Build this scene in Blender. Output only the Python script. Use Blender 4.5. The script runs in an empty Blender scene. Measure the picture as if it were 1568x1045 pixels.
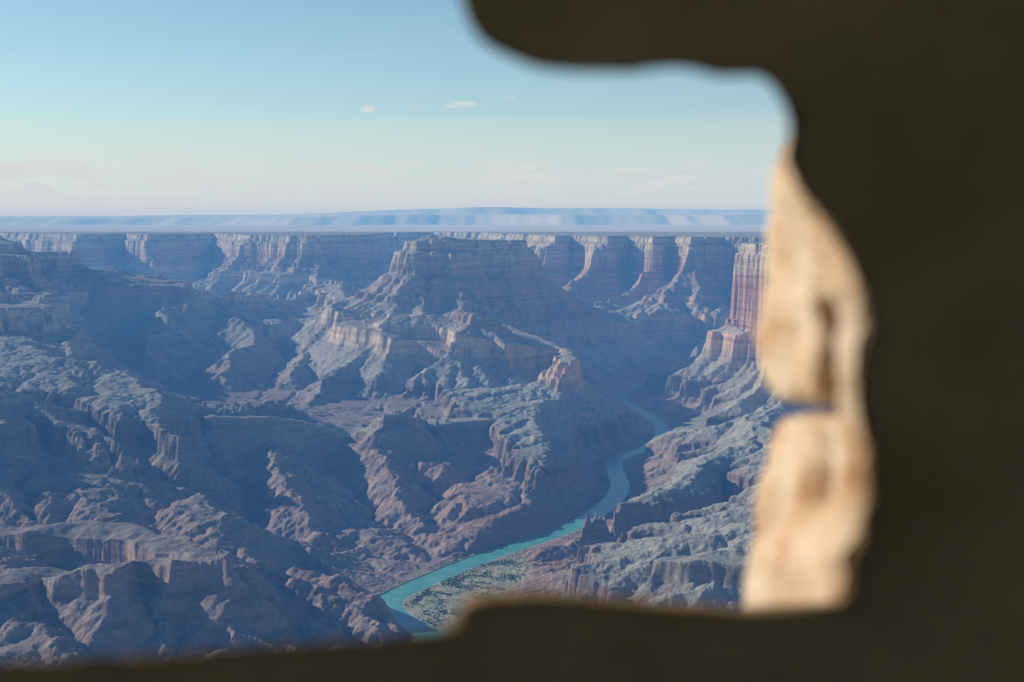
import bpy, math, heapq, time
import numpy as np
T0=time.time()
rng=np.random.RandomState(7)
# ------------------------------------------------------------------ camera model
F=2178.0; PITCH=math.radians(4.92); CAMZ=1450.0
cp,sp=math.cos(PITCH),math.sin(PITCH)
def W(u,v,D):
    """world point (m) seen at bearing/elevation of photo position u,v at northing D"""
    xr=(u-784)/F; yr=-(v-522.5)/F
    dx,dy,dz=xr,cp+yr*sp,-sp+yr*cp
    return (dx/dy*D, D, CAMZ+dz/dy*D)
def G0(u,v,z=0.0):
    xr=(u-784)/F; yr=-(v-522.5)/F
    dx,dy,dz=xr,cp+yr*sp,-sp+yr*cp
    t=(z-CAMZ)/dz
    return (dx*t,dy*t)
# ------------------------------------------------------------------ noise
P=rng.permutation(256).astype(np.int32); P=np.concatenate([P,P])
ang=rng.rand(256)*2*np.pi; GX=np.cos(ang).astype(np.float32); GY=np.sin(ang).astype(np.float32)
def pn(x,y,s=0):
    x=x+s*37.17; y=y+s*91.3
    xi=np.floor(x).astype(np.int32); yi=np.floor(y).astype(np.int32)
    fx=(x-xi).astype(np.float32); fy=(y-yi).astype(np.float32)
    ux=fx*fx*fx*(fx*(fx*6-15)+10); uy=fy*fy*fy*(fy*(fy*6-15)+10)
    a=xi&255; b=(xi+1)&255; c=yi&255; d=(yi+1)&255
    def g(i,j,px,py):
        k=P[P[i]+j]; return GX[k]*px+GY[k]*py
    n00=g(a,c,fx,fy); n10=g(b,c,fx-1,fy); n01=g(a,d,fx,fy-1); n11=g(b,d,fx-1,fy-1)
    l=n00+ux*(n10-n00); m=n01+ux*(n11-n01)
    return (l+uy*(m-l))*1.5
def fbm(x,y,lam,oct=4,s=0,gain=.5):
    r=0;a=1.;f=1./lam
    for o in range(oct):
        r=r+a*pn(x*f,y*f,s+o); a*=gain; f*=2.03
    return r
def ridged(x,y,lam,oct=4,s=0,gain=.5):
    r=0;a=1.;f=1./lam
    for o in range(oct):
        r=r+a*(1-2*np.abs(pn(x*f,y*f,s+o))); a*=gain; f*=2.03
    return r
# ------------------------------------------------------------------ strata profile
TI =np.array([-400,0,120,228,246,500,538,690,702,780,790,880,893,985,1035,1175,1195,1320,2600],float)
TO =np.array([-400,0,118,196,300,465,640,685,740,765,812,850,907,950,1140,1180,1250,1275,2555],float)
TO2=np.array([-400,0,120,226,248,480,590,690,730,775,800,870,900,960,1140,1180,1250,1275,2555],float)
def off(z,x):
    o=np.interp(x,[-4500,-2400,-1850,-1270,-600,340,800,1300,4000],[-350,-250,-150,-95,-60,150,150,90,90])
    return o*np.clip((1100-z)/380.,0,1)
def kw(x,y):
    return np.maximum(np.clip((y-9000)/1200.,0,1)*np.clip((400-x)/1500.,0,1),np.clip((y-11500)/600.,0,1))
def TT(b,x,y):
    o=off(b,x); k=kw(x,y); return (1-k)*np.interp(b+o,TI,TO)+k*np.interp(b+o,TI,TO2)-o
def Tinv(z,x,y):
    lo,hi=-300.,2500.
    for _ in range(40):
        m=.5*(lo+hi)
        if TT(np.array(m),x,y)<z: lo=m
        else: hi=m
    return .5*(lo+hi)
# ------------------------------------------------------------------ erosion grid
DX=23.0
X0,X1,Y0,Y1=-9000.,7000.,3400.,21500.
nx=int((X1-X0)/DX)+1; ny=int((Y1-Y0)/DX)+1
gx=X0+np.arange(nx)*DX; gy=Y0+np.arange(ny)*DX
GXX,GYY=np.meshgrid(gx,gy)
wx=GXX+fbm(GXX,GYY,900,3,50)*150; wy=GYY+fbm(GXX,GYY,900,3,60)*150
wx2=GXX+fbm(GXX,GYY,500,3,50)*38; wy2=GYY+fbm(GXX,GYY,500,3,60)*38
def near(X,Y,pts):
    bd=np.full(X.shape,1e18); bz=np.zeros(X.shape)
    for (x1,y1,z1),(x2,y2,z2) in zip(pts[:-1],pts[1:]):
        ex,ey=x2-x1,y2-y1; L=ex*ex+ey*ey+1e-9
        t=np.clip(((X-x1)*ex+(Y-y1)*ey)/L,0,1)
        d=(X-x1-t*ex)**2+(Y-y1-t*ey)**2
        m=d<bd; bd=np.where(m,d,bd); bz=np.where(m,z1+t*(z2-z1),bz)
    return np.sqrt(bd),bz
def inside(X,Y,pts):
    c=np.zeros(X.shape,bool); n=len(pts)
    for i in range(n):
        x1,y1=pts[i][:2]; x2,y2=pts[(i+1)%n][:2]
        if y1==y2: continue
        c^=((y1>Y)!=(y2>Y))&(X<(x2-x1)*(Y-y1)/(y2-y1)+x1)
    return c
def conv(pl): 
    r=[]
    for p in pl:
        x,y,z=W(p[0],p[1],p[2]*1000); r.append((x,y,Tinv(z,x,y)))
    return r
def gf(*kn):
    d=[k[0] for k in kn]; z=[k[1] for k in kn]
    d.append(d[-1]+20000); z.append(z[-1]+20000*(z[-1]-z[-2])/(d[-2]-d[-3]) if len(kn)>1 else 0)
    return lambda q: np.interp(q,d,z)
gRim=gf((0,0),(120,110),(320,270),(700,500),(1200,700),(2000,860),(4000,1100))
gMesa=gf((0,0),(90,130),(320,320),(700,560),(1400,950),(2500,1250))
gHill=gf((0,0),(200,110),(600,260),(1500,470),(3500,720))
gRed=gf((0,0),(80,100),(350,260),(900,440),(2000,600))
gTap=gf((0,0),(40,80),(250,240),(700,370),(2500,560))
gSp=gf((0,0),(150,95),(450,260),(1200,520))
gSm=gf((0,0),(60,50),(250,170),(900,480))
# river
rpx=[(932,606),(965,622),(1003,641),(1016,656),(1012,676),(972,694),(938,706),(944,727),(952,747),(938,768),(905,793),(855,817),(790,838),(725,860),(668,884),(620,905),(590,922),(602,942),(632,960),(690,985),(800,1030)]
riv=[G0(*p)+(0.,) for p in rpx]
riv=[(7000.,14200.,0.),(5000.,13900.,0.),(3500,13500,0.),(2600,13300.,0.),(1750,13000,0.),(1250,12550,0.),(1020,11900,0.)]+riv+[(900.,3300.,0.)]
for _ in range(2):
    q=[riv[0]]
    for a,b in zip(riv[:-1],riv[1:]):
        q.append(tuple(.75*a[k]+.25*b[k] for k in range(3))); q.append(tuple(.25*a[k]+.75*b[k] for k in range(3)))
    q.append(riv[-1]); riv=q
dr,_=near(GXX,GYY,riv)
sr=sorted(riv,key=lambda p:p[1])
rx=np.interp(GYY,[p[1] for p in sr],[p[0] for p in sr])
right=(GXX>rx)&~((GXX<-405)&(GYY<5300))
h=np.where(right,np.interp(dr,[0,90,500,1500,4000],[0,6,110,380,700]),np.interp(dr,[0,90,600,2000,6000],[0,6,45,130,330]))
h=h+fbm(GXX,GYY,1300,4,3)*28*np.clip(dr/500,0,1)
def ridge(pl,g,w=0,warp=1):
    global h
    p=conv(pl); A,B=(wx,wy) if warp==1 else (wx2,wy2)
    d,z=near(A,B,p); h=np.maximum(h,z-g(np.maximum(0,d-w)))
def platz(X,Y,A,B,p):
    M=np.array([[a[0],a[1],1] for a in p]); Z=np.array([a[2] for a in p])
    c,_,_,_=np.linalg.lstsq(M,Z,rcond=None); zp=c[0]*X+c[1]*Y+c[2]
    d,zz=near(A,B,p+[p[0]]); ins=inside(A,B,p)
    return np.where(ins,zp+(zz-zp)*np.exp(-d/500),zz),d,ins
def plat(pl,g,warp=2):
    global h
    A,B=(wx,wy) if warp==1 else (wx2,wy2)
    zp,d,ins=platz(GXX,GYY,A,B,conv(pl))
    h=np.maximum(h,np.where(ins,zp,zp-g(d)))
def rimplat(p):
    global h
    d,_=near(wx2,wy2,p+[p[0]]); ins=inside(wx2,wy2,p)
    h=np.maximum(h,np.where(ins,1205+np.clip(d/40,0,14),1205-gRim(d))); return ins
rim=[(-900,358,17.5),(-300,358,19),(0,358,19.8),(60,358,18.6),(120,360,17.6),(150,360,18.6),(190,358,18.8),(230,358,17.9),(270,358,18.2),(330,358,19.3),(385,362,17.0),(470,362,16.4),(550,362,17.3),(600,360,20.2),(660,360,20.9),(740,362,20.0),(790,364,18.6),(850,366,16.4),(875,366,16.9),(930,366,15.9),(960,366,16.8),(1000,367,15.6),(1035,367,16.2),(1058,368,15.3),(1110,368,15.4),(1200,368,15.2),(1500,368,15.2),(2600,368,15.2)]
p=[W(*(a[0],a[1],a[2]*1000)) for a in rim]
ins1=rimplat(p+[(30000,15400,1250),(30000,60000,1250),(-30000,60000,1250),(-30000,17500,1250)])
rim2=[(1074,371,11.7),(1096,371,11.45),(1104,371,11.1),(1128,371,11.0),(1140,372,10.6),(1165,372,10.75),(1190,372,10.7),(1240,374,10.1),(1330,376,9.8),(1500,378,9.4),(1800,380,8.6),(2600,380,8.2),(3300,380,9),(3000,380,11.0),(1500,371,11.9),(1200,371,11.95)]
ins2=rimplat([W(*(a[0],a[1],a[2]*1000)) for a in rim2])
# left ridge of the middle distance
ridge([(-500,345,11.5),(-150,350,11.6),(-20,350,11.8),(35,380,12.0),(120,410,12.4),(270,428,12.4)],gHill,60)
ridge([(270,430,12.4),(340,448,12.4),(420,450,13.2),(480,442,14.2)],gHill,30)
ridge([(100,425,12.2),(60,480,10.9),(90,540,9.9)],gSp); ridge([(265,432,12.2),(230,500,10.9),(180,560,9.6)],gSp)
ridge([(340,448,12.2),(400,505,11.0),(345,560,9.9)],gSp); ridge([(-100,420,11.4),(-60,500,10.0)],gSp)
ridge([(480,430,14.4),(540,425,14.0),(505,470,12.6)],gSp)
# central butte
ridge([(668,364,12.5),(720,367,12.75),(788,372,13.3)],gMesa,130,2)
ridge([(655,388,12.3),(635,410,12.2),(650,436,11.9),(655,455,11.4),(640,472,10.9)],gMesa,20,2)
ridge([(625,412,12.5),(585,442,12.3),(520,475,11.6),(470,520,10.7),(440,575,9.9)],gSp,0,2)
ridge([(798,375,13.35),(845,422,13.4),(900,450,13.5),(950,474,13.6),(1035,492,13.8)],gMesa,40,2)
PC=[(508,496,10.9),(530,500,10.6),(560,506,10.35),(600,520,10.1),(640,524,10.2),(690,540,10.05),(730,532,10.25),(800,536,10.4),(810,526,10.8),(720,500,10.95),(600,486,11.1)]
plat(PC,gRed)
ridge([(600,484,10.6),(660,478,10.6),(716,468,10.5)],gSm,40,2)
ridge([(520,470,11.4),(500,458,11.6)],gSm,0,2)
ridge([(560,520,10.3),(500,570,9.7),(470,618,9.1)],gSp,0,2); ridge([(690,555,10.0),(715,600,9.5),(700,635,8.9)],gSp,0,2)
ridge([(780,550,10.3),(820,595,9.85),(900,620,9.85)],gSp,0,2)
# Tonto platform / Tapeats rim
PB=[(-700,560,6.2),(-200,575,6.4),(-20,590,6.7),(60,618,6.9),(150,632,7.2),(240,634,7.4),(330,640,7.3),(420,640,7.6),(500,652,7.95),(535,668,8.0),(585,634,7.75),(625,635,7.8),(660,650,8.2),(760,642,8.35),(800,655,8.7),(868,668,8.75),(900,658,9.0),(984,640,9.6),(950,618,10.4),(850,606,10.9),(700,600,10.5),(450,600,10.4),(200,590,10.2),(-700,560,10)]
plat(PB,gTap)
ridge([(-300,520,6.4),(-30,566,6.7),(20,588,6.8)],gSm,30,2)
# near spurs, left
ridge([(425,645,7.5),(420,700,6.75),(440,745,6.4),(470,810,6.0),(500,870,5.6)],gSm,15,2)
ridge([(340,645,7.3),(330,705,6.9),(290,760,6.5)],gSm,10,2)
ridge([(40,640,7.0),(110,690,6.7),(120,735,6.3),(180,790,5.9),(330,840,5.2)],gSm,0,2)
ridge([(-200,660,6.6),(-60,700,6.4),(40,780,5.9)],gSp,0,2)
ridge([(660,655,8.1),(720,710,7.5),(790,765,7.0),(835,798,6.78)],gSm,15,2)
ridge([(555,665,7.7),(600,730,7.0),(650,790,6.5),(700,838,6.25)],gSm,15,2)
ridge([(780,655,8.5),(830,720,7.9),(900,755,7.35)],gSm,10,2)
ridge([(342,862,4.75),(355,915,4.55),(340,970,4.35)],gSm,0,2)
ridge([(200,880,4.7),(215,925,4.45),(230,980,4.25)],gSm,0,2)
ridge([(60,895,4.6),(90,950,4.35)],gSm,0,2)
ridge([(355,855,4.95),(420,872,5.15),(480,880,5.15),(520,898,5.05),(562,918,4.97),(588,930,4.93)],gSm,30,2)
ridge([(480,895,5.1),(500,950,4.75)],gSm,10,2); ridge([(565,920,4.95),(585,955,4.75)],gSm,15,2)
# right side
ridge([(1150,385,11.0),(1120,440,10.95),(1085,500,10.9),(1040,545,10.95),(985,579,11.0),(945,601,11.05)],gSm,20,2)
ridge([(1085,380,11.5),(1062,402,11.4),(1040,435,11.4),(1014,476,11.35)],gMesa,35,2)
ridge([(1230,440,10.2),(1165,520,10.0),(1110,575,9.9),(1030,622,9.9)],gSp,20,2)
ridge([(1260,520,9.2),(1170,590,8.9),(1120,620,8.9)],gRed,30,2)
PR=[(988,681,8.75),(1030,664,8.6),(1090,652,8.5),(1160,655,8.2),(1400,640,7.9),(1400,600,9.2),(1100,622,9.4),(1050,645,9.1)]
plat(PR,gTap)
ridge([(1300,640,7.6),(1180,700,7.2),(1080,745,7.1),(985,770,7.2)],gSp,0,2)
ridge([(1400,700,6.6),(1200,755,6.5),(1050,790,6.5),(900,812,6.5)],gSp,0,2)
ridge([(1400,760,5.8),(1150,808,5.85),(960,838,5.8),(810,862,5.75),(740,880,5.75)],gSp,0,2)
ridge([(1100,830,5.4),(950,870,5.35),(820,890,5.4)],gSp,0,2)
ridge([(1400,880,4.8),(1130,900,4.9),(960,905,5.0),(800,920,5.05)],gSp,0,2)
# floor along the river
steepc=np.interp(dr,[0,44,56,75,140,500,850,1200],[-12,-10,5,32,150,450,950,1700])
gentle=np.interp(dr,[0,44,62,130,500,1100,1700],[-12,-10,5,12,330,800,1500])
h=np.minimum(h,np.where(right&(GYY<8650),gentle,steepc))
h=h+(fbm(GXX,GYY,420,4,11)*26+fbm(GXX,GYY,120,2,15)*8)*np.clip((dr-120)/400,0,1)*np.where(ins1|ins2,.3,1)
delta=[G0(*q) for q in [(630,930),(670,898),(735,868),(790,858),(800,880),(760,915),(700,950),(660,958),(630,946)]]
dd,_=near(GXX,GYY,[(a,b,0) for a,b in delta+[delta[0]]]); dins=inside(GXX,GYY,delta)
ds=np.where(dins,0,dd)
h=np.where((dr>50)&right,np.minimum(h,6+ds*.35),h)
# ---- priority flood
RB=50
def flood(h):
    n=nx*ny; H=h.ravel().tolist(); done=bytearray(n); hp=[]
    bd=(dr<RB); bd[0]=1; bd[-1]=1; bd[:,0]=1; bd[:,-1]=1
    for i in np.nonzero(bd.ravel())[0].tolist():
        hp.append((H[i],i)); done[i]=1
    heapq.heapify(hp); push=heapq.heappush; pop=heapq.heappop
    offs=(-1,1,-nx,nx,-nx-1,-nx+1,nx-1,nx+1)
    while hp:
        z,i=pop(hp)
        for o in offs:
            j=i+o
            if 0<=j<n and not done[j]:
                done[j]=1
                if H[j]<=z: H[j]=z+.04
                push(hp,(H[j],j))
    return np.array(H).reshape(ny,nx)
h=flood(h)
print('flood',time.time()-T0)
baseM=(dr<RB); baseM[0]=1; baseM[-1]=1; baseM[:,0]=1; baseM[:,-1]=1
idx=np.arange(nx*ny).reshape(ny,nx)
nb=[(-1,0,1.),(1,0,1.),(0,-1,1.),(0,1,1.),(-1,-1,1.4142),(-1,1,1.4142),(1,-1,1.4142),(1,1,1.4142)]
KDT=.085
hardm=h>1120
hard=np.where(hardm,.25,1.).ravel()
TAL=np.where(h>900,.95,.66)*DX
for it in range(17):
    best=np.zeros((ny,nx)); rc=idx.copy(); L=np.full((ny,nx),DX)
    hp_=np.pad(h,1,mode='edge')
    for (a,b,l) in nb:
        s=(h-hp_[1+a:1+a+ny,1+b:1+b+nx])/(l*DX)
        m=s>best; best=np.where(m,s,best); rc=np.where(m,idx+a*nx+b,rc); L=np.where(m,l*DX,L)
    rc[baseM]=idx[baseM]; rc=rc.ravel()
    root=rc==np.arange(nx*ny)
    A=np.full(nx*ny,DX*DX); ptr=rc.copy()
    alive=~root; 
    for k in range(11):
        add=np.bincount(ptr[alive],weights=A[alive],minlength=nx*ny)
        nal=alive&~root[ptr]
        A=A+add; ptr=ptr[ptr]; alive=nal
        if not alive.any(): break
    hh=h.ravel(); f=KDT*hard*np.minimum(A,3e6)**.45/L.ravel()
    f=np.where(root,0,f)
    a_=hh/(1+f); b_=f/(1+f); a_=np.where(root,hh,a_); b_=np.where(root,0,b_)
    ptr=rc.copy()
    for k in range(11):
        a_=a_+b_*a_[ptr]; b_=b_*b_[ptr]; ptr=ptr[ptr]
    hn=(a_+b_*hh[ptr]).reshape(ny,nx)
    h=np.minimum(h,hn)
    if it>3:
        for _ in range(2):
            q=np.pad(h,1,mode='edge'); lim=np.full((ny,nx),1e9)
            for (a,b,l) in nb: lim=np.minimum(lim,q[1+a:1+a+ny,1+b:1+b+nx]+TAL*l)
            h=np.where(baseM|hardm,h,np.minimum(h,.35*h+.65*lim))
print('erode',time.time()-T0)
gyS,gxS=np.gradient(h,DX); SL=np.sqrt(gxS**2+gyS**2)
def samp(field,x,y,cubic=True):
    fx=np.clip((x-X0)/DX,1,nx-3.001); fy=np.clip((y-Y0)/DX,1,ny-3.001)
    ix=fx.astype(np.int32); iy=fy.astype(np.int32); tx=fx-ix; ty=fy-iy
    ff=field.ravel()
    if not cubic:
        i=iy*nx+ix
        return (ff[i]*(1-tx)+ff[i+1]*tx)*(1-ty)+(ff[i+nx]*(1-tx)+ff[i+nx+1]*tx)*ty
    def wt(t): return (.5*(-t+2*t*t-t**3),.5*(2-5*t*t+3*t**3),.5*(t+4*t*t-3*t**3),.5*(-t*t+t**3))
    wX=wt(tx); wY=wt(ty); r=0
    for j in range(4):
        s=0; k=(iy+j-1)*nx+ix-1
        for i in range(4): s=s+wX[i]*ff[k+i]
        r=r+wY[j]*s
    return r
# ------------------------------------------------------------------ final terrain mesh
tc=np.concatenate([np.linspace(-1.1,-.42,60)[:-1],np.linspace(-.42,.37,1150),np.linspace(.37,.7,30)[1:]])
yr_=[3500.]
while yr_[-1]<21300: yr_.append(yr_[-1]*(1+1/900.))
near_rows=np.concatenate([np.linspace(2,200,14),np.geomspace(230,3450,40)])
far_rows=np.geomspace(21350,150000,260)
rows=np.concatenate([near_rows,yr_,far_rows])
TC,YY=np.meshgrid(tc,rows); XX=TC*YY
nr,nc=XX.shape
mid=(YY>=3499)&(YY<21340)
Z=np.zeros_like(XX); STR=np.zeros_like(XX); RV=np.full_like(XX,9999.); DL=np.zeros_like(XX)
xm=XX[mid]; ym=YY[mid]
qx=xm+fbm(xm,ym,130,3,70,.55)*18; qy=ym+fbm(xm,ym,130,3,80,.55)*18
b=samp(h,qx,qy); sl=samp(SL,xm,ym,False); drm=samp(dr,xm,ym,False)
am=np.clip(sl*2.2,.1,1)*np.clip((drm-60)/150,0,1)
b=b+(ridged(qx,qy,210,2,21)*9+ridged(xm,ym,70,4,31,.6)*7-4)*am
zm=TT(b,xm,ym)
# hard sandstone / limestone benches: clean cliffs
def bench(pl,g,y0,y1,inw=1e9,topn=5,wob=18,sc=(320,270,150)):
    global zm,b
    P3=[W(a[0],a[1],a[2]*1000) for a in pl]
    xs=[q[0] for q in P3]
    sel=np.nonzero((ym<y1)&(ym>y0)&(xm>min(xs)-900)&(xm<max(xs)+900))[0]
    X=xm[sel];Y=ym[sel]; A=qx[sel]+fbm(X,Y,380,3,41)*wob*1.6; B=qy[sel]+fbm(X,Y,380,3,42)*wob*1.6
    zp,d,ins=platz(X,Y,A,B,P3)
    zi=zp+fbm(X,Y,260,4,43)*topn; zi=np.where(d<inw,zi-12*(d/inw)**2 if inw<1e8 else zi,-1e3)
    zn=np.where(ins,zi,zp-g(d)+ridged(X,Y,60,3,44)*5*np.clip(d/20,0,1))
    zn=np.where(drm[sel]<62,-1e3,zn)
    m=zn>zm[sel]; zm[sel]=np.where(m,zn,zm[sel])
    b[sel]=np.where(m,np.where(ins,sc[0],np.where(d<60,sc[1],sc[2]))-off(200,X),b[sel])
gB=gf((0,0),(14,75),(60,115),(300,280),(900,620))
gB2=gf((0,0),(14,62),(50,90),(250,240),(600,460))
gB3=gf((0,0),(22,95),(40,110),(70,150),(300,290),(900,640))
bench([(-500,915,4.3),(-100,898,4.4),(0,893,4.5),(60,884,4.72),(120,882,4.55),(165,872,4.5),(215,868,4.72),(262,860,4.6),(300,858,4.62),(340,850,4.6),(350,843,4.85),(280,822,5.1),(150,805,5.35),(-500,790,5.6)],gB,3500,6200,inw=150,topn=22,wob=26,sc=(200,190,150))
bench([(1003,862,4.9),(1060,858,4.82),(1130,864,4.78),(1300,860,4.7),(1300,848,5.1),(1010,854,5.05)],gB,3500,6200)
bench(PB[1:],gB2,5500,11000,inw=200,topn=6,wob=22)
bench(PR,gB2,7000,10000,inw=200,topn=6)
bench(PC,gB3,9200,11800,inw=250,topn=8,wob=25,sc=(660,580,400))
bench([(92,430,11.95),(150,438,11.85),(215,436,11.95),(288,440,11.9),(290,432,12.3),(100,414,12.4)],gB2,11000,13000,topn=6,wob=30,sc=(660,580,400))
# red knobs on the inside of the river bend
kn=[W(450,872,5250),W(520,888,5130),(W(568,912,5020)),W(598,941,4960),W(606,968,4850)]
sel=np.nonzero((ym<5700)&(xm>-1200)&(xm<0))[0]
d,zz=near(qx[sel],qy[sel],kn)
zn=zz+fbm(xm[sel],ym[sel],130,3,55)*13-.72*np.maximum(d-12,0)+ridged(xm[sel],ym[sel],60,3,44)*5
zn=np.where(drm[sel]<58,-1e3,zn); mk=zn>zm[sel]
zm[sel]=np.where(mk,zn,zm[sel]); b[sel]=np.where(mk,90-off(90,xm[sel]),b[sel])
wid=np.interp(ym,[3500,5600,7000,8500],[46,56,54,44])
zm=np.where(drm<wid,-10,np.maximum(zm,1.8))
Z[mid]=zm; STR[mid]=b+off(b,xm); RV[mid]=drm
DL[mid]=np.clip(1-samp(ds,xm,ym,False)/60,0,1)
nm=YY<3499
Z0=Z[len(near_rows)]
t=YY[nm]; 
prof=np.interp(t,[0,40,90,200,500,1200,2500,3500],[1436,1424,1290,1150,900,450,150,0])
wgt=np.clip((t-1500)/2000,0,1)
Z[nm]=prof*(1-wgt)+wgt*np.broadcast_to(Z0,(nr,nc))[nm]+fbm(XX[nm],YY[nm],300,4,5)*20*np.clip(t/400-.2,0,1)
STR[nm]=Z[nm]
fm=YY>=21340
xf=XX[fm]; yf=YY[fm]
zf=1225+fbm(xf,yf,6000,4,90)*14
blend=np.clip((yf-21340)/2500,0,1); Zl=Z[len(near_rows)+len(yr_)-1]
zf=zf*blend+(1-blend)*np.broadcast_to(Zl,(nr,nc))[fm]
uf=784+xf/yf*F
e1=47000+fbm(xf,yf*0+3,9000,5,33)*4500; e2=58000+fbm(xf,yf*0+9,14000,5,44)*5000
top1=np.interp(uf,[-500,0,350,560,640,1000,1300],[1440,1450,1480,1540,1600,1580,1560])+fbm(xf,yf,5000,3,12)*22
top2=np.interp(uf,[-500,0,450,600,760,900,1160,1400],[1560,1540,1620,1800,1920,1910,1860,1840])+fbm(xf,yf,7000,4,14)*34
s1=np.clip((yf-e1)/2200,0,1); s2=np.clip((yf-e2)/2200,0,1)
zf=zf+(top1-zf)*s1; zf=zf+(top2-zf)*s2
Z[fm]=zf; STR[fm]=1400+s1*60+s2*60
print('heights',time.time()-T0)
def grid_mesh(name,X,Y,Z,attrs={}):
    nr,nc=X.shape
    co=np.stack([X,Y,Z],-1).astype(np.float32).reshape(-1)
    i=np.arange(nr*nc).reshape(nr,nc)
    q=np.stack([i[:-1,:-1],i[:-1,1:],i[1:,1:],i[1:,:-1]],-1).reshape(-1).astype(np.int32)
    me=bpy.data.meshes.new(name); me.vertices.add(nr*nc); me.vertices.foreach_set('co',co)
    nf=len(q)//4; me.loops.add(len(q)); me.loops.foreach_set('vertex_index',q)
    me.polygons.add(nf); me.polygons.foreach_set('loop_start',np.arange(nf,dtype=np.int32)*4)
    try: me.polygons.foreach_set('loop_total',np.full(nf,4,np.int32))
    except Exception: pass
    me.update(calc_edges=True)
    me.polygons.foreach_set('use_smooth',np.ones(nf,bool))
    for k,a in attrs.items():
        at=me.attributes.new(k,'FLOAT','POINT'); at.data.foreach_set('value',a.astype(np.float32).ravel())
    ob=bpy.data.objects.new(name,me); bpy.context.collection.objects.link(ob); return ob
terrain=grid_mesh('canyon_terrain',XX,YY,Z,{'strata':STR,'riv':RV,'delta':DL})
print('mesh',time.time()-T0)
# ------------------------------------------------------------------ node helpers
def mat(name):
    m=bpy.data.materials.new(name); m.use_nodes=True; nt=m.node_tree
    for n in list(nt.nodes): nt.nodes.remove(n)
    return m,nt
def N(nt,t,**kw):
    n=nt.nodes.new(t)
    for k,v in kw.items(): setattr(n,k,v)
    return n
def ramp(nt,fac,stops,interp='LINEAR'):
    r=nt.nodes.new('ShaderNodeValToRGB'); cr=r.color_ramp; cr.interpolation=interp
    while len(cr.elements)>1: cr.elements.remove(cr.elements[-1])
    cr.elements[0].position=stops[0][0]; cr.elements[0].color=tuple(stops[0][1])+(1,)
    for p_,c in stops[1:]:
        e=cr.elements.new(p_); e.color=tuple(c)+(1,)
    nt.links.new(fac,r.inputs[0]); return r.outputs[0]
def mth(nt,op,a,b=None,c=None,clamp=False):
    n=nt.nodes.new('ShaderNodeMath'); n.operation=op; n.use_clamp=clamp
    for i,v in enumerate((a,b,c)):
        if v is None: continue
        if isinstance(v,(int,float)): n.inputs[i].default_value=v
        else: nt.links.new(v,n.inputs[i])
    return n.outputs[0]
def mix(nt,fac,a,b,bt='MIX'):
    n=nt.nodes.new('ShaderNodeMix'); n.data_type='RGBA'; n.blend_type=bt
    for i,v in ((0,fac),(6,a),(7,b)):
        if isinstance(v,(int,float)): n.inputs[i].default_value=v
        elif isinstance(v,tuple): n.inputs[i].default_value=v+(1,) if len(v)==3 else v
        else: nt.links.new(v,n.inputs[i])
    return n.outputs[2]
def noise(nt,vec,scale,detail=4,rough=.55):
    n=nt.nodes.new('ShaderNodeTexNoise'); n.inputs['Scale'].default_value=scale; n.inputs['Detail'].default_value=detail; n.inputs['Roughness'].default_value=rough
    nt.links.new(vec,n.inputs['Vector']); return n.outputs[0]
def mapping(nt,vec,sc):
    n=nt.nodes.new('ShaderNodeMapping'); n.inputs['Scale'].default_value=sc; nt.links.new(vec,n.inputs[0]); return n.outputs[0]
# ------------------------------------------------------------------ rock material
m,nt=mat('canyon_rock')
geo=N(nt,'ShaderNodeNewGeometry'); pos=geo.outputs['Position']
a1=N(nt,'ShaderNodeAttribute',attribute_name='strata'); a2=N(nt,'ShaderNodeAttribute',attribute_name='riv'); a3=N(nt,'ShaderNodeAttribute',attribute_name='delta')
sep=N(nt,'ShaderNodeSeparateXYZ'); nt.links.new(geo.outputs['Normal'],sep.inputs[0])
n_mid=noise(nt,pos,.006,6,.6); n_fin=noise(nt,pos,.05,5,.6)
s=mth(nt,'ADD',a1.outputs['Fac'],mth(nt,'MULTIPLY',mth(nt,'SUBTRACT',n_mid,.5),40))
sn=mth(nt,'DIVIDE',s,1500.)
k=1300/1500.
def sc_(st,f): return [(p_,tuple(min(.72,c[i]*f[i]) for i in range(3))) for p_,c in st]
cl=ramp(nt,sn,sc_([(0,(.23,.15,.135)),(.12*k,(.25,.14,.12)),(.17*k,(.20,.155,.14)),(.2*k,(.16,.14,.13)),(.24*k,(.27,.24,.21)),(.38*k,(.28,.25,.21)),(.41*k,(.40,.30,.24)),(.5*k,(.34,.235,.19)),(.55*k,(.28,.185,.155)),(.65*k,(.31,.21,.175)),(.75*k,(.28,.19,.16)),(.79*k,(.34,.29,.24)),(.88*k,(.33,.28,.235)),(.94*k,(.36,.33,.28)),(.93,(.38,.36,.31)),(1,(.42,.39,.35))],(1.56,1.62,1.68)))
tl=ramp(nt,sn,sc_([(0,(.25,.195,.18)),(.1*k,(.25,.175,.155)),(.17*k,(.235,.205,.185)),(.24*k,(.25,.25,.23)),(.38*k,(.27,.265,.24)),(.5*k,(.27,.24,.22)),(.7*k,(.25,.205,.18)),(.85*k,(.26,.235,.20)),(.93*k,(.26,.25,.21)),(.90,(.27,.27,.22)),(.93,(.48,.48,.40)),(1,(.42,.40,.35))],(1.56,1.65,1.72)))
band=noise(nt,mapping(nt,pos,(.0006,.0006,.045)),1.0,5,.7)
mr=N(nt,'ShaderNodeMapRange'); nt.links.new(sep.outputs[2],mr.inputs[0]); mr.inputs[1].default_value=.60; mr.inputs[2].default_value=.82; mr.inputs[3].default_value=1; mr.inputs[4].default_value=0
stp=mr.outputs[0]
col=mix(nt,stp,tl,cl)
bb=ramp(nt,band,[(.3,(.58,.51,.50)),(.5,(1,1,1)),(.7,(1.3,1.28,1.22))])
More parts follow.
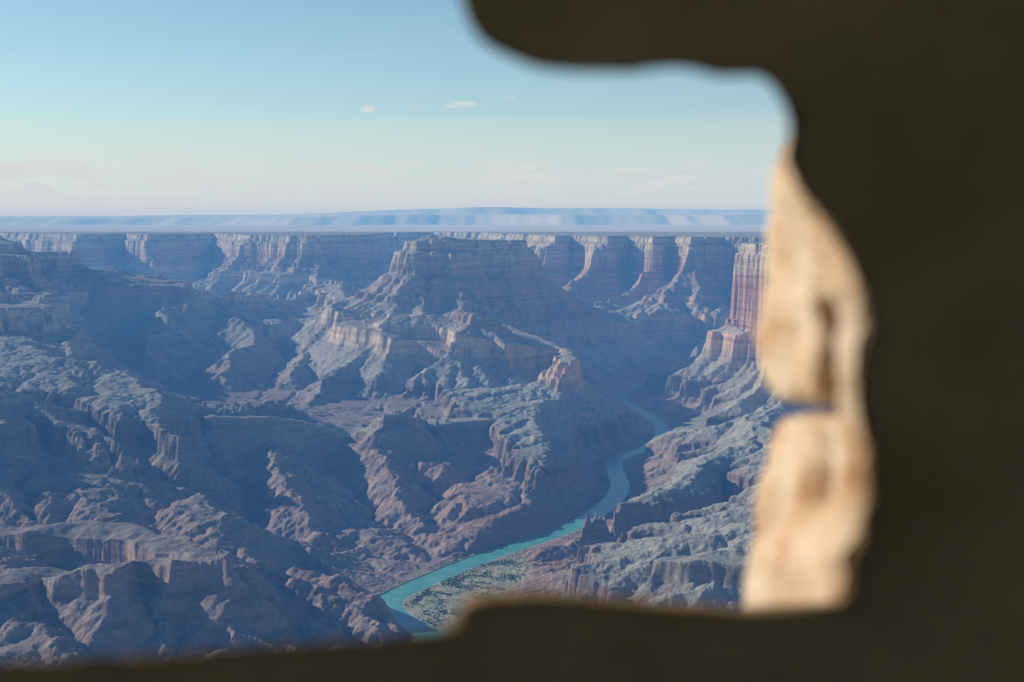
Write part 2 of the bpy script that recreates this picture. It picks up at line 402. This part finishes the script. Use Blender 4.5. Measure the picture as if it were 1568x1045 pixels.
col=mix(nt,mth(nt,'ADD',mth(nt,'MULTIPLY',stp,.6),.35),col,mix(nt,1.0,col,bb,'MULTIPLY'))
col=mix(nt,1.0,col,ramp(nt,n_mid,[(.25,(.80,.80,.82)),(.75,(1.17,1.16,1.14))]),'MULTIPLY')
col=mix(nt,1.0,col,ramp(nt,n_fin,[(.3,(.80,.80,.80)),(.7,(1.18,1.18,1.18))]),'MULTIPLY')
sp2=N(nt,'ShaderNodeSeparateXYZ'); nt.links.new(pos,sp2.inputs[0])
mr2=N(nt,'ShaderNodeMapRange'); nt.links.new(mth(nt,'ADD',sp2.outputs[0],mth(nt,'MULTIPLY',n_mid,400)),mr2.inputs[0]); mr2.inputs[1].default_value=-700; mr2.inputs[2].default_value=500; mr2.inputs[3].default_value=.62; mr2.inputs[4].default_value=1.25
hs_=N(nt,'ShaderNodeHueSaturation'); nt.links.new(col,hs_.inputs['Color']); nt.links.new(mr2.outputs[0],hs_.inputs['Saturation']); col=hs_.outputs[0]
rv=a2.outputs['Fac']
sand=mth(nt,'SUBTRACT',1,mth(nt,'DIVIDE',mth(nt,'SUBTRACT',rv,52),60),clamp=True)
sand=mth(nt,'MAXIMUM',mth(nt,'MULTIPLY',sand,.6),a3.outputs['Fac'])
flat=mth(nt,'GREATER_THAN',sep.outputs[2],.85)
sand=mth(nt,'MULTIPLY',sand,flat)
col=mix(nt,mth(nt,'MULTIPLY',sand,.85),col,mix(nt,noise(nt,pos,.012,5,.6),(.42,.45,.35),(.68,.67,.57)))
vg=mth(nt,'MULTIPLY',ramp(nt,mth(nt,'ADD',mth(nt,'MULTIPLY',noise(nt,pos,.09,6,.8),.5),mth(nt,'MULTIPLY',noise(nt,pos,.009,4,.6),.5)),[(.45,(0,0,0)),(.54,(1,1,1))]),mth(nt,'MULTIPLY',sand,.6))
col=mix(nt,vg,col,(.21,.31,.15))
bs=N(nt,'ShaderNodeBsdfDiffuse'); bs.inputs['Roughness'].default_value=.4
nt.links.new(col,bs.inputs[0])
bmp=N(nt,'ShaderNodeBump'); bmp.inputs['Strength'].default_value=.75; bmp.inputs['Distance'].default_value=7.
hs=mth(nt,'ADD',mth(nt,'MULTIPLY',noise(nt,mapping(nt,pos,(1,1,.3)),.045,6,.68),1.4),mth(nt,'MULTIPLY',band,.6))
nt.links.new(hs,bmp.inputs['Height']); nt.links.new(bmp.outputs[0],bs.inputs['Normal'])
o=N(nt,'ShaderNodeOutputMaterial'); nt.links.new(bs.outputs[0],o.inputs[0])
terrain.data.materials.append(m)
# ------------------------------------------------------------------ river
R=np.array(riv)[:,:2]; seg=np.r_[0,np.cumsum(np.hypot(*np.diff(R,axis=0).T))]
tt=np.arange(0,seg[-1],25.); RX=np.interp(tt,seg,R[:,0]); RY=np.interp(tt,seg,R[:,1])
tx=np.gradient(RX); ty=np.gradient(RY); l=np.hypot(tx,ty); nxv=-ty/l; nyv=tx/l
ww=np.linspace(-72,72,7)
river=grid_mesh('river',RX[:,None]+nxv[:,None]*ww,RY[:,None]+nyv[:,None]*ww,np.full((len(tt),7),.5))
m,nt=mat('river_water'); b_=N(nt,'ShaderNodeBsdfPrincipled'); b_.inputs['Roughness'].default_value=.25
geo=N(nt,'ShaderNodeNewGeometry')
c=ramp(nt,noise(nt,geo.outputs['Position'],.012,4),[(.3,(.06,.34,.32)),(.7,(.14,.48,.44))])
nt.links.new(c,b_.inputs['Base Color'])
bm=N(nt,'ShaderNodeBump'); bm.inputs['Distance'].default_value=.3; nt.links.new(noise(nt,geo.outputs['Position'],.3,3),bm.inputs['Height']); nt.links.new(bm.outputs[0],b_.inputs['Normal'])
o=N(nt,'ShaderNodeOutputMaterial'); nt.links.new(b_.outputs[0],o.inputs[0]); river.data.materials.append(m)
# ------------------------------------------------------------------ riverside shrubs (one mesh)
def ground(x,y):
    bb_=samp(h,x,y); return np.maximum(TT(bb_,x,y),1.8)
pts=[]
dx0=min(a for a,b in delta)-60; dx1=max(a for a,b in delta)+60; dy0=min(b for a,b in delta)-60; dy1=max(b for a,b in delta)+60
cx=rng.uniform(dx0,dx1,14000); cy=rng.uniform(dy0,dy1,14000)
k1=(samp(ds,cx,cy,False)<25)&(samp(dr,cx,cy,False)>60)&(fbm(cx,cy,140,3,77)+.25*rng.randn(14000)>.12)
pts.append(np.stack([cx[k1],cy[k1]],1))
ii=rng.randint(0,len(tt),12000); sd_=rng.uniform(58,110,12000)*np.sign(rng.rand(12000)-.3)
cx=RX[ii]+nxv[ii]*-sd_; cy=RY[ii]+nyv[ii]*-sd_
k2=(cy>5200)&(cy<9500)&(samp(dr,cx,cy,False)>57)&(samp(SL,cx,cy,False)<.4)&(fbm(cx,cy,300,2,78)>-.1)
pts.append(np.stack([cx[k2],cy[k2]],1)); C=np.concatenate(pts)
zc_=ground(C[:,0],C[:,1]); rad=rng.uniform(1.8,4.2,len(C))
ov=np.array([(1,0,0),(.3,.95,.1),(-.8,.55,-.1),(-.75,-.6,.1),(.35,-.9,-.05),(.2,.1,.95),(-.3,-.1,.75)])
of=[(0,1,5),(1,2,5),(2,6,5),(2,3,6),(3,4,6),(4,5,6),(4,0,5)]
VV=(ov[None]*(1+.35*rng.rand(len(C),7,1)))*rad[:,None,None]+np.stack([C[:,0],C[:,1],zc_],1)[:,None]
FF=(np.array(of)[None]+np.arange(len(C))[:,None,None]*7).reshape(-1,3)
me=bpy.data.meshes.new('riverside_shrubs'); me.from_pydata(VV.reshape(-1,3).tolist(),[],FF.tolist()); me.update()
sh=bpy.data.objects.new('riverside_shrubs',me); bpy.context.collection.objects.link(sh)
m,nt=mat('shrub_foliage'); b_=N(nt,'ShaderNodeBsdfDiffuse'); geo=N(nt,'ShaderNodeNewGeometry')
c=ramp(nt,noise(nt,geo.outputs['Position'],.03,3),[(.3,(.06,.12,.04)),(.7,(.14,.21,.08))]); nt.links.new(c,b_.inputs[0])
o=N(nt,'ShaderNodeOutputMaterial'); nt.links.new(b_.outputs[0],o.inputs[0]); me.materials.append(m)
# ------------------------------------------------------------------ haze
def box(name,x0,x1,y0,y1,z0,z1):
    v=[(x,y,z) for x in (x0,x1) for y in (y0,y1) for z in (z0,z1)]
    f=[(0,1,3,2),(4,6,7,5),(0,4,5,1),(2,3,7,6),(0,2,6,4),(1,5,7,3)]
    me=bpy.data.meshes.new(name); me.from_pydata(v,[],f); me.update()
    ob=bpy.data.objects.new(name,me); bpy.context.collection.objects.link(ob); return ob
hz=box('haze',-60000,60000,60,130000,-80,2150)
m,nt=mat('air_haze')
sig=np.array([.0070,.0164,.035])*1e-3; asy=np.array([.43,.59,.70])
ab=N(nt,'ShaderNodeVolumeAbsorption'); ab.inputs['Color'].default_value=(1-sig[0]/sig[2],1-sig[1]/sig[2],0,1); ab.inputs['Density'].default_value=sig[2]
em=N(nt,'ShaderNodeEmission'); E=sig*asy; em.inputs['Color'].default_value=(E[0]/E[2],E[1]/E[2],1,1); em.inputs['Strength'].default_value=E[2]  # emission glow stands in for daylight scattered by the haze
ad=N(nt,'ShaderNodeAddShader'); nt.links.new(ab.outputs[0],ad.inputs[0]); nt.links.new(em.outputs[0],ad.inputs[1])
o=N(nt,'ShaderNodeOutputMaterial'); nt.links.new(ad.outputs[0],o.inputs['Volume']); hz.data.materials.append(m)
# ------------------------------------------------------------------ stone window
YW=.92
edge=[(705,0),(712,30),(735,65),(765,85),(830,105),(870,112),(960,112),(1030,104),(1060,107),(1090,119),(1160,117),(1185,135),(1205,165),(1212,200),(1200,240),(1217,290),(1265,345),(1300,400),(1315,460),(1325,500),(1312,560),(1312,620),(1325,690),(1325,760),(1310,820),(1300,860),(1293,920),(1230,930),(1150,937),(1000,926),(860,914),(750,914),(703,930),(680,965),(560,980),(430,985),(200,1005),(0,1012),(-600,1030),(-3600,1050),(-3600,-1500),(640,-1500),(690,-100)]
E2=[]
for i in range(len(edge)):
    a=np.array(edge[i],float); b=np.array(edge[(i+1)%len(edge)],float); L=np.linalg.norm(b-a); k=max(1,int(L/10)) if L<500 else 20
    for j in range(k): E2.append(a+(b-a)*j/k)
E2=np.array(E2)
for _ in range(2): E2=.5*E2+.25*(np.roll(E2,1,0)+np.roll(E2,-1,0))
aa=np.arange(len(E2))
ctr=np.array([500.,500.]); dv=E2-ctr; dl=np.linalg.norm(dv,axis=1,keepdims=True); dn=dv/dl
E2=E2+dn*(pn(aa*.17,aa*0.+.5,3)[:,None]*3)
def rect(c,d):
    t=1e9
    if d[0]>0: t=min(t,(7500-c[0])/d[0])
    if d[0]<0: t=min(t,(-6500-c[0])/d[0])
    if d[1]>0: t=min(t,(4200-c[1])/d[1])
    if d[1]<0: t=min(t,(-3300-c[1])/d[1])
    return t
n=len(E2)
outer=np.array([ctr+dn[i]*rect(ctr,dn[i]) for i in range(n)])
bottom=np.clip((E2[:,1]-870)/40,0,1)*np.clip((E2[:,0]-690)/30,0,1)*np.clip((1290-E2[:,0])/60,0,1)
rowsP=[]
def row(px,y): rowsP.append([W(px[i][0],px[i][1],y if np.isscalar(y) else y[i]) for i in range(n)])
for k,t in enumerate([1,.6,.35,.2,.12,.07,.045,.03,.018,.009]):
    px=E2+(outer-E2)*t; fade=min(1,t/.03); yy=YW+fade*(.010*pn(px[:,0]*.006,px[:,1]*.006,8)+.004*pn(px[:,0]*.02,px[:,1]*.02,9))
    row(px,yy)
row(E2+dn*1.5,YW+.002); row(E2,YW+.010)
row(E2+dn*(2-7*bottom[:,None]),YW+.09); row(E2+dn*(6-18*bottom[:,None]),YW+.17)
row(E2+(outer-E2)*.02,YW+.2); row(outer,YW+.2)
A=np.array(rowsP); A=np.concatenate([A,A[:,:1]],1)
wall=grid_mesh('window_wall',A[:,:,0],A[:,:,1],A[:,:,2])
par=bpy.data.objects.new('stone_window',None); bpy.context.collection.objects.link(par)
wall.parent=par
vo=[180,225,300,380,450,530,590,622,660,740,830,925,1010]
uo=[1224,1194,1178,1172,1167,1165,1171,1200,1186,1166,1151,1138,1126]
vi=[180,240,290,345,400,460,500,560,620,690,760,820,860,920,1010]
ui=[1235,1208,1225,1272,1306,1321,1331,1318,1318,1331,1331,1316,1306,1299,1290]
nv,ns=320,110
V=np.linspace(185,1000,nv)[:,None]*np.ones((1,ns)); S=np.ones((nv,1))*np.linspace(0,1,ns)[None,:]
Xa=np.zeros((nv,ns)); Ya=Xa.copy(); Za=Xa.copy()
uoV=np.interp(V[:,0],vo,uo); uiV=np.interp(V[:,0],vi,ui)
kk=np.ones(11)/11
uoV=np.convolve(np.pad(uoV,5,mode='edge'),kk,'valid')
for i in range(nv):
    po=W(uoV[i],V[i,0],1.36); pi_=W(uiV[i]+4,V[i,0],YW+.1)
    sS=S[i]
    Xa[i]=po[0]+(pi_[0]-po[0])*sS; Ya[i]=po[1]+(pi_[1]-po[1])*sS; Za[i]=po[2]+(pi_[2]-po[2])*sS
def bmpf(x,c,w): return np.exp(-((x-c)/w)**2)
Vw=V+pn(S*3,V*.008,2)*5; Sw=S+pn(S*2,V*.01,4)*.03
rec=.06*bmpf(Vw,626,9)*(1/(1+np.exp((Sw-.80)/.02)))
slit=1/(1+np.exp(-(Sw-.60)/.012))*1/(1+np.exp((Sw-.79)/.012))*1/(1+np.exp(-(Vw-470)/4))*1/(1+np.exp((Vw-630)/4))
rec=rec+.18*slit
rec=rec+.035*bmpf(Sw,.55,.07)*bmpf(Vw,730,60)
rec=rec-.012*bmpf(Sw,.93,.07)*np.clip((V-380)/60,0,1)
rec=rec-.006*pn(S*3,V*.009,6)-.003*pn(S*12,V*.03,7)-.0015*pn(S*40,V*.12,7)
Xa=Xa+rec
ex=np.concatenate([Xa[:,:1]+.6,Xa[:,:1]+.05,Xa[:,:1]+.012],1); ey=np.concatenate([Ya[:,:1]+.02,Ya[:,:1]+.02,Ya[:,:1]+.012],1); ez=np.repeat(Za[:,:1],3,1)
jamb=grid_mesh('jamb_stones',np.concatenate([ex,Xa],1),np.concatenate([ey,Ya],1),np.concatenate([ez,Za],1)); jamb.parent=par
m,nt=mat('sandstone_jamb'); geo=N(nt,'ShaderNodeNewGeometry'); b_=N(nt,'ShaderNodeBsdfDiffuse')
c=ramp(nt,noise(nt,geo.outputs['Position'],12,6,.65),[(.32,(.40,.22,.11)),(.47,(.56,.40,.26)),(.62,(.66,.53,.40))])
nt.links.new(c,b_.inputs[0]); o=N(nt,'ShaderNodeOutputMaterial'); nt.links.new(b_.outputs[0],o.inputs[0]); jamb.data.materials.append(m)
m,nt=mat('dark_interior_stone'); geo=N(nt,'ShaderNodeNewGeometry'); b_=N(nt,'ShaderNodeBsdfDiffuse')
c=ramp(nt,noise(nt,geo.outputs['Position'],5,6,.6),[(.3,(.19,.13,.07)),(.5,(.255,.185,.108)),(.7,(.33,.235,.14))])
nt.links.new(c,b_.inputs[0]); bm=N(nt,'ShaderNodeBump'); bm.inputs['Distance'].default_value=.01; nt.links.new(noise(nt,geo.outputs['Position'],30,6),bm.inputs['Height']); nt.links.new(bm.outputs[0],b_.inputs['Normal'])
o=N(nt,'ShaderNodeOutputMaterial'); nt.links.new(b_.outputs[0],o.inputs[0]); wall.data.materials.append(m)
rb=[W(-6500,-3300,YW),W(7500,4200,YW)]
room=box('tower_room',rb[0][0],rb[1][0],-3.5,YW,rb[1][2],rb[0][2])
import bmesh
bmm=bmesh.new(); bmm.from_mesh(room.data); bmm.faces.ensure_lookup_table()
for f in list(bmm.faces):
    if all(abs(v.co.y-YW)<1e-3 for v in f.verts) or all(abs(v.co.y+3.5)<1e-3 for v in f.verts): bmm.faces.remove(f)  # unseen back face removed too, to let sky light onto the inner wall
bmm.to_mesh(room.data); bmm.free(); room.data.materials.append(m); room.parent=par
# ------------------------------------------------------------------ world
az=math.atan2(-1,.46); EL=math.radians(22)
w=bpy.data.worlds.new("World"); bpy.context.scene.world=w; w.use_nodes=True; nt=w.node_tree
for q in list(nt.nodes): nt.nodes.remove(q)
sk=N(nt,'ShaderNodeTexSky',sky_type='NISHITA',sun_disc=False,sun_elevation=EL,sun_rotation=az,altitude=1500.,air_density=1.,dust_density=.5,ozone_density=1.)
tcw=N(nt,'ShaderNodeTexCoord'); g=tcw.outputs['Generated']
sx=N(nt,'ShaderNodeSeparateXYZ'); nt.links.new(g,sx.inputs[0])
streak=noise(nt,mapping(nt,g,(3,3,42)),1.2,6,.6)
st=mth(nt,'MULTIPLY',ramp(nt,streak,[(.48,(0,0,0)),(.75,(1,1,1))]),ramp(nt,sx.outputs[2],[(0,(.5,.5,.5)),(.06,(.5,.5,.5)),(.08,(0.2,.2,.2)),(.3,(.03,.03,.03))]))
cum=mth(nt,'MULTIPLY',ramp(nt,noise(nt,mapping(nt,g,(16,16,60)),1.6,8,.65),[(.49,(0,0,0)),(.58,(1,1,1))]),ramp(nt,sx.outputs[2],[(.006,(0,0,0)),(.015,(.45,.45,.45)),(.034,(.55,.55,.55)),(.042,(0,0,0))]))
veil=ramp(nt,mth(nt,'ADD',sx.outputs[2],mth(nt,'MULTIPLY',mth(nt,'SUBTRACT',streak,.5),.04)),[(0,(.6,.6,.6)),(.045,(.48,.48,.48)),(.062,(.38,.38,.38)),(.070,(0.15,.15,.15)),(.12,(.03,.03,.03)),(.3,(0,0,0))])
tot=mth(nt,'ADD',mth(nt,'ADD',mth(nt,'MULTIPLY',st,.6),veil),cum,clamp=True)
nz=noise(nt,mapping(nt,g,(60,60,110)),1.,6,.65)
for (u,v,ru,rv_,am_) in ((562,167,13,6,.75),(712,160,23,6,.7),(690,163,14,3,.5),(780,150,12,3,.25),(640,163,30,2,.2)):
    p_=np.array(W(u,v,1.))-np.array([0,0,CAMZ]); p_/=np.linalg.norm(p_)
    dx_=mth(nt,'DIVIDE',mth(nt,'SUBTRACT',sx.outputs[0],float(p_[0])),ru/F); dz_=mth(nt,'DIVIDE',mth(nt,'SUBTRACT',sx.outputs[2],float(p_[2])),rv_/F)
    r2=mth(nt,'ADD',mth(nt,'MULTIPLY',dx_,dx_),mth(nt,'MULTIPLY',dz_,dz_))
    k=mth(nt,'SUBTRACT',mth(nt,'ADD',1.,mth(nt,'MULTIPLY',mth(nt,'SUBTRACT',nz,.5),3.2)),r2,clamp=True)
    k=mth(nt,'MULTIPLY',k,mth(nt,'GREATER_THAN',sx.outputs[1],0.))
    tot=mth(nt,'ADD',tot,mth(nt,'MULTIPLY',k,am_),clamp=True)
skc=mix(nt,1.0,sk.outputs[0],(.84,1.05,1.11),'MULTIPLY')
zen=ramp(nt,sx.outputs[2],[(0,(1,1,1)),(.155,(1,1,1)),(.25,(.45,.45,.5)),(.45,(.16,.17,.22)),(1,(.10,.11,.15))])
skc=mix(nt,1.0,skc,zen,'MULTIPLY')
cc=mix(nt,tot,skc,(7.2,7.5,7.0))
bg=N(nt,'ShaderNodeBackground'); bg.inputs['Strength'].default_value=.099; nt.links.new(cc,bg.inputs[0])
o=N(nt,'ShaderNodeOutputWorld'); nt.links.new(bg.outputs[0],o.inputs[0])
sd=bpy.data.lights.new('sun','SUN'); sd.energy=5.; sd.angle=math.radians(.5); sd.color=(1,.96,.90)
so=bpy.data.objects.new('sun',sd); bpy.context.collection.objects.link(so)
from mathutils import Vector
sdir=Vector((math.sin(az)*math.cos(EL),math.cos(az)*math.cos(EL),math.sin(EL)))
so.rotation_euler=sdir.to_track_quat('Z','Y').to_euler()
cd=bpy.data.cameras.new('camera'); cd.lens=50; cd.sensor_width=36; cd.clip_start=.05; cd.clip_end=400000
cd.dof.use_dof=True; cd.dof.focus_distance=9000; cd.dof.aperture_fstop=3.2
co=bpy.data.objects.new('camera',cd); bpy.context.collection.objects.link(co); co.location=(0,0,CAMZ); co.rotation_euler=(math.pi/2-PITCH,0,0)
sc=bpy.context.scene; sc.camera=co
sc.view_settings.view_transform='Standard'; sc.view_settings.look='None'; sc.view_settings.exposure=0
print('done',time.time()-T0)
